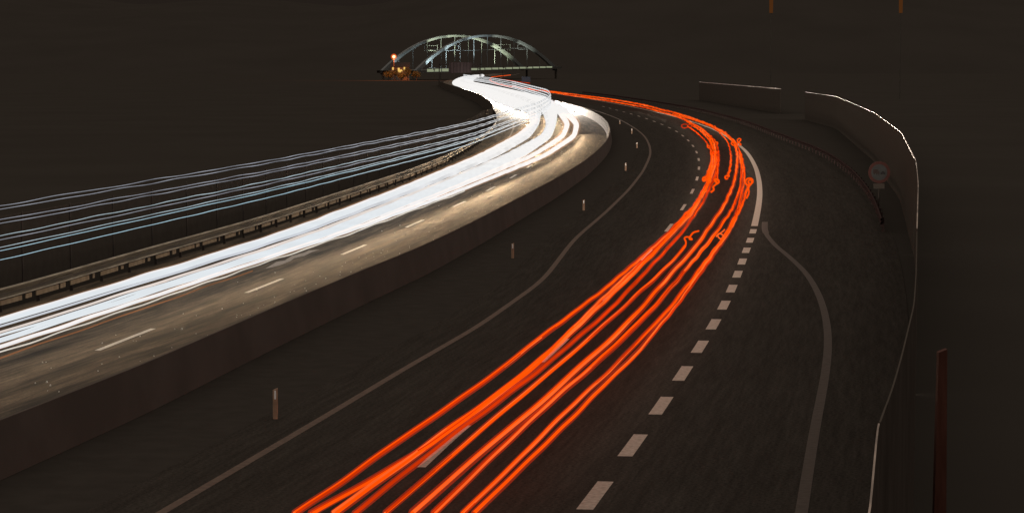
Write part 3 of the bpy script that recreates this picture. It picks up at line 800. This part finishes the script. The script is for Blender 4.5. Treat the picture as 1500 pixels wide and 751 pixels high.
# lamps of lorries: high thin bluish lines
PB = Curve([(-16.3, 56), (-14.2, 71), (-9.85, 105), (-4.6, 155), (-2.75, 176), (-1.1, 203), (0.0, 222), (2.7, 265), (5.0, 328), (5.6, 400), (4.6, 438), (0.5, 590), (-6, 750), (-20, 1020), (-24, 1400)], .03)
names = {4.06: 'top', 3.66: 'second', 3.23: 'third', 2.90: 'fourth', 2.60: 'lowest'}
i = 0
for z, dz, m, l in ((4.06, .05, 'violet', 'upper line of the topmost thin pair of lorry lamp trails'), (4.06, -.05, 'violet', 'lower line of the topmost thin pair of lorry lamp trails'),
                    (3.66, .045, 'violet', 'upper line of the second thin pair of lorry lamp trails'), (3.66, -.05, 'violet', 'lower line of the second thin pair of lorry lamp trails'),
                    (3.22, .05, 'blue', 'upper line of the middle pair of lorry lamp trails'), (3.22, -.055, 'violet', 'lower line of the middle pair of lorry lamp trails'),
                    (2.90, .045, 'blue', 'pale upper line of the fourth pair of lorry lamp trails'), (2.90, -.035, 'blue_hi', 'blue lower line of the fourth pair of lorry lamp trails'),
                    (2.60, 0, 'blue_hi', 'single blue lorry lamp trail, lowest of the thin lines')):
    far = 1000 if i % 2 == 0 else 600
    P = path_pts(PB, 52, far, z, 60 + i, .013 if m != 'blue_hi' else .008, dz, dx=(.05 if i % 2 else 0))
    trail('lorry_lamp_trail', P, lambda y: .0090 * (max(y, 60) / 70) ** 1.02, M[m], l, 'thin lorry lamp trails above the guardrail', rings=6)
    i += 1

# beams of the head lamps along three of the trails (they shine towards the viewer, as the traffic comes)
WARM = (1.0, .69, .40)
PW = 225.0
oa1 = dict(HEAD)['a1']; ot4 = dict(HEAD)['t4']; ob3 = dict(HEAD)['b3']; oa4 = dict(HEAD)['a4']
y = 58
while y < 300:                   # lamps of the cars nearest the barrier: they rake the fast lane
    st = max(2.6, .024 * y); c = HX['t4']; t = c.tan(y) * -1
    p = Vector((c(y) + rw(y) * .85 + .25, y, .74)); tg = p + t * 30 + Vector((min(6, max(0, (y - 60) * .04)), 0, 0)); tg.z = -.6
    spot('head_lamp_beam', p, tg, PW * (st / 2.6) * (y / 85.0) ** 1.15 * (1 if y < 180 else .5), WARM, 34, .8, .2, ot4)
    y += st
y = 440
while y < 760:                   # lamps coming down to the bend: they shine straight at the barrier's inner face
    st = 20; c = HX['t4']
    p = Vector((c(y) + rw(y) * .85 + .35, y, .74)); yt = 236 + (y - 440) * .5; tg = Vector((B(yt) - .2, yt, .70))
    spot('head_lamp_beam', p, tg, 170000 * (y / 440) ** 1.5, (1, .86, .72), 20, 1.0, .25, ot4)
    y += st
for ka, kb, oo in (('b3', 't3', ob3), ('a4', 'p', oa4)):
    y = 215
    while y < 420:               # lamps between the trails in the bend
        st = 14; xx = (HX[ka](y) + HX[kb](y)) / 2; t = HX[kb].tan(y) * -1
        p = Vector((xx, y, .72)); tg = p + t * 30; tg.z = -1.0
        spot('head_lamp_beam', p, tg, 800, WARM, 80, 1.0, .2, oo)
        y += st
y = 66
while y < 420:                   # lamps on the shoulder side: a little light on the guardrail
    st = max(6.0, .06 * y); c = HX['a1']; t = c.tan(y) * -1
    p = Vector((c(y) - rw(y) - .3, y, .72)); tg = p + t * 30 + Vector((-1, 0, 0)); tg.z = -.3
    spot('head_lamp_beam', p, tg, 120 * (st / 6.0) * (1 if y < 170 else (y / 170.0) ** 2.0), WARM, 70, 1.0, .25, oa1)
    y += st

y = 405
while y < 900:                   # and past the bend, where the whole carriageway is flooded with light
    st = 18; c = HX['a1']; t = c.tan(y) * -1
    p = Vector((c(y) - rw(y) - .5, y, .74)); tg = p + t * 30; tg.z = -.8
    spot('head_lamp_beam', p, tg, 24000, (1, .86, .70), 100, 1.0, .25, oa1)
    y += st

# red tail-light trails
rr = lambda y: .045 * (max(y, 40) / 44.0) ** .42
def redpath(pix_pts, z, seed, amp, sig=.02):
    cc = Curve([at(x, y, z) for x, y in pix_pts], sig)
    ys = sorted(at(x, y, z)[1] for x, y in pix_pts)
    return path_pts(cc, ys[0], ys[-1], z, seed, amp, k=.005, mn=.5, gp=1.3), cc
FARL = [(1000, 173.5), (950, 158.5), (890, 147.5), (850, 142), (808, 135.3), (770, 130.5), (740, 125.5), (724, 121.8), (717, 117.5), (720, 113), (748, 110)]
FARU = [(1010, 171.5), (970, 160.5), (930, 151), (890, 144.6), (850, 139.6), (808, 134), (770, 129.6), (740, 125), (724, 121), (717, 117)]
RT = [
 ('a', [(432, 751), (500, 706), (580, 648), (700, 566), (800, 488), (880, 428), (940, 376), (980, 340), (1018, 300), (1035, 270), (1043, 244), (1044, 222), (1040, 206), (1028, 193)] + FARL[:3],
  'red', 1.0, 'leftmost orange red tail light trail on the right carriageway'),
 ('b1', [(455, 751), (500, 726.5), (620, 658), (700, 600), (780.6, 541), (880, 440), (960, 364), (1012, 311), (1037, 268), (1046, 240), (1046, 218), (1040, 202), (1026, 188)] + FARL,
  'red', 1.0, 'second tail light trail from the left, merging into the thick orange one'),
 ('b2', [(490, 751), (580, 686), (660, 626), (740, 570), (820.6, 502), (884, 442), (962, 366), (1014, 312), (1039, 268), (1048, 240), (1048, 218), (1042, 202), (1028, 188.5)] + FARL,
  'red_hot', 1.15, 'thick hot orange tail light trail, third from the left'),
 ('c', [(520, 751), (600, 686), (700, 610), (780.6, 550), (893, 454), (960, 383), (1000, 339), (1030, 296), (1046, 262), (1051, 240), (1051, 216), (1044, 202), (1030, 189)] + FARL[:4],
  'red_dark', .9, 'dimmer red tail light trail, fourth from the left at the bottom'),
 ('d', [(564, 751), (660, 668), (740.5, 598), (820.6, 532), (900, 462), (976, 392), (996, 370), (1003, 361)],
  'red', .85, 'single tail light trail that ends in a small curl mid road'),
 ('e1', [(604, 751), (700, 666), (780.6, 600), (860.7, 527), (900, 493), (940, 451), (980, 404), (1020, 360), (1060, 302), (1074, 272), (1079, 249), (1080.6, 228), (1075, 209), (1062, 196), (1040, 184)] + FARU,
  'red_hot', 1.2, 'thick orange tail light trail in the middle of the right lane'),
 ('e2', [(636, 751), (720, 668), (800.6, 594), (900, 508), (960, 448), (1000, 400), (1040, 352), (1074, 304), (1085, 275), (1087, 248), (1084, 226), (1078, 209), (1064, 196), (1042, 183.5)] + FARU[:6],
  'red', 1.0, 'tail light trail hugging the right of the thick middle one'),
 ('f1', [(678, 751), (740.5, 690.5), (820.6, 610), (900, 536), (980, 452), (1020, 400), (1060, 348), (1082, 304), (1090, 268), (1090, 247), (1086, 228), (1078, 208), (1062, 194), (1032, 179)] + FARU[1:6],
  'red', .85, 'second tail light trail from the right edge line'),
 ('f2', [(694, 751), (762.5, 686.5), (842.7, 606), (902, 546), (930, 520), (992, 445), (1040, 380), (1068, 340), (1087, 300), (1093, 280), (1096, 270)],
  'red', .95, 'rightmost tail light trail, starting at a small glowing knot'),
 ('g', [(1007, 185), (1019, 193), (1032.6, 205.5), (1040.6, 216), (1043, 233), (1037, 254), (1031, 263)],
  'red', .9, 'short tail light trail left of the bundle in the bend, knotted at both ends'),
 ('h', [(1064.6, 262), (1070, 244), (1071, 228), (1067, 209), (1056.6, 196), (1043, 186), (1018, 176), (985, 167)],
  'red', .8, 'short tail light trail between the two bundles in the bend'),
 ('k', [(1050, 266), (1051, 250), (1053, 232), (1052, 216), (1046, 204)],
  'red_dark', .8, 'short dim tail light trail right of the left bundle with looping end'),
 ('u', [(748, 112.5), (735, 116.5), (748, 118.5), (760, 120.3), (776, 122)][1:],
  'red_far', .9, 'far dim red trail running right below the blue sign'),
]
TR = {}
for i, (k, pts, m, rs, l) in enumerate(RT):
    P, cc = redpath(pts, .85, 100 + (i // 2), .010)
    if k == 'u': P = [at_depth(x, y, d) for x, y, d in ((732, 116.2, 1150), (748, 118, 1050), (760, 120, 960), (769, 121, 920), (776, 122, 880))]
    st_m = {'red': ('red', 'red_hot', 'red_dark'), 'red_hot': ('red', 'red_hot', 'red_hot'), 'red_dark': ('red_dark', 'red', 'red_dark'), 'red_far': ('red_far',) * 3}[m]
    TR[k] = trail('tail_light_trail', P, lambda y, rs=rs: rr(y) * rs, [M[q] for q in st_m], l, 'tail light trails on the right carriageway', fringe=M['red_fringe'], fr=(1.45,), fmax=210, strands=300 + i)
    TR[k + 'c'] = cc
# curls where the lamps jittered at the start or end of the exposure: loops drawn in the upright plane at that distance
def curl(pts, d, r, label, m='red'):
    q = list(pts)
    for _ in range(2):
        n = [q[0]]
        for a, b in zip(q[:-1], q[1:]): n += [(a[0] * .75 + b[0] * .25, a[1] * .75 + b[1] * .25), (a[0] * .25 + b[0] * .75, a[1] * .25 + b[1] * .75)]
        q = n + [q[-1]]
    P = []
    for i, (x, y) in enumerate(q):
        a = at_depth(x, y, d + .02 * i); P.append(a)
    trail('tail_light_curl', P, lambda y: r * .5, M[m], label, 'curled ends of the tail light trails', cat='light trail', rings=6)
curl([(976, 392), (990, 377), (1004, 362), (1006, 354), (1002, 348), (1009, 346), (1016, 351), (1009, 350), (1013, 344), (1016, 340), (1024, 338)], 103, .075, 'curl of light at the end of the single middle trail')
curl([(1096, 272), (1092, 268), (1093, 262), (1100, 260), (1104, 265), (1100, 270), (1095, 266), (1100, 262), (1102, 268), (1096, 274), (1098, 282), (1094, 290)], 152, .11, 'glowing orange knot beside the white edge line')
curl([(1074, 206), (1070, 210), (1076, 214), (1082, 208), (1086, 204), (1082, 202), (1079, 206), (1084, 210), (1086, 212), (1080, 213), (1072, 208)], 228, .12, 'looped orange knot where the edge line emerges from the trails')
curl([(1031, 263), (1034, 258), (1029, 260), (1030, 266), (1035, 263), (1038, 256), (1036, 250)], 160, .1, 'small curl left of the main bundle in the bend')
curl([(1064, 262), (1061, 259), (1066, 256), (1069, 259), (1066, 252), (1071, 250), (1068, 246), (1071, 240)], 162, .1, 'small curl between the bundles in the bend')
curl([(1050, 268), (1046, 262), (1052, 262), (1054, 267), (1048, 270), (1044, 274), (1047, 277), (1042, 281)], 152, .12, 'small curl right of the main bundle in the bend')
curl([(1007, 186), (1001, 188), (997, 184), (1002, 181), (1008, 183), (1013, 182), (1016, 184), (1010, 186), (1016, 191)], 296, .13, 'faint loop at the top of the short left trail', 'red_dark')
curl([(1036, 211), (1036, 216), (1041, 217), (1045, 212), (1049, 207), (1052, 209), (1049, 214), (1052, 218), (1049, 222)], 235, .12, 'double loop crossing the main bundle in the bend')
curl([(1050, 346), (1054, 341), (1060, 344), (1062, 349), (1055, 350), (1051, 344), (1058, 340), (1062, 336)], 105, .06, 'tangled loop between the two right trails', 'red_hot')

# tail lamps light the road and barrier a little in red; head lamps of the same traffic light the markings ahead
for k, w in (('b1', 1.0), ('e1', 1.0)):
    c = TR[k + 'c']; y = 48
    while y < 700:
        st = max(14, .09 * y)
        point('tail_lamp_glow', (c(y), y, .95), 5.0 * st / 14, (1, .12, .03), .3, TR[k])
        y += st
for key, sd, y0, w in (('f1', 1, 46, 1700), ('a', -1, 95, 1500)):
    c = TR[key + 'c']; y = y0
    while y < 430:
        st = max(1.8, .016 * y); t = c.tan(y); p = Vector((c(y) + sd * (rr(y) + .40), y, .8)); tg = p + t * 25 + Vector((.8 * sd, 0, 0)); tg.z = -.4
        spot('head_lamp_beam', p, tg, w * st / 5 * min(1.6, (y / 110) ** 1.6), (1.0, .9, .76), 40, 1.0, .3, TR[key])
        y += st
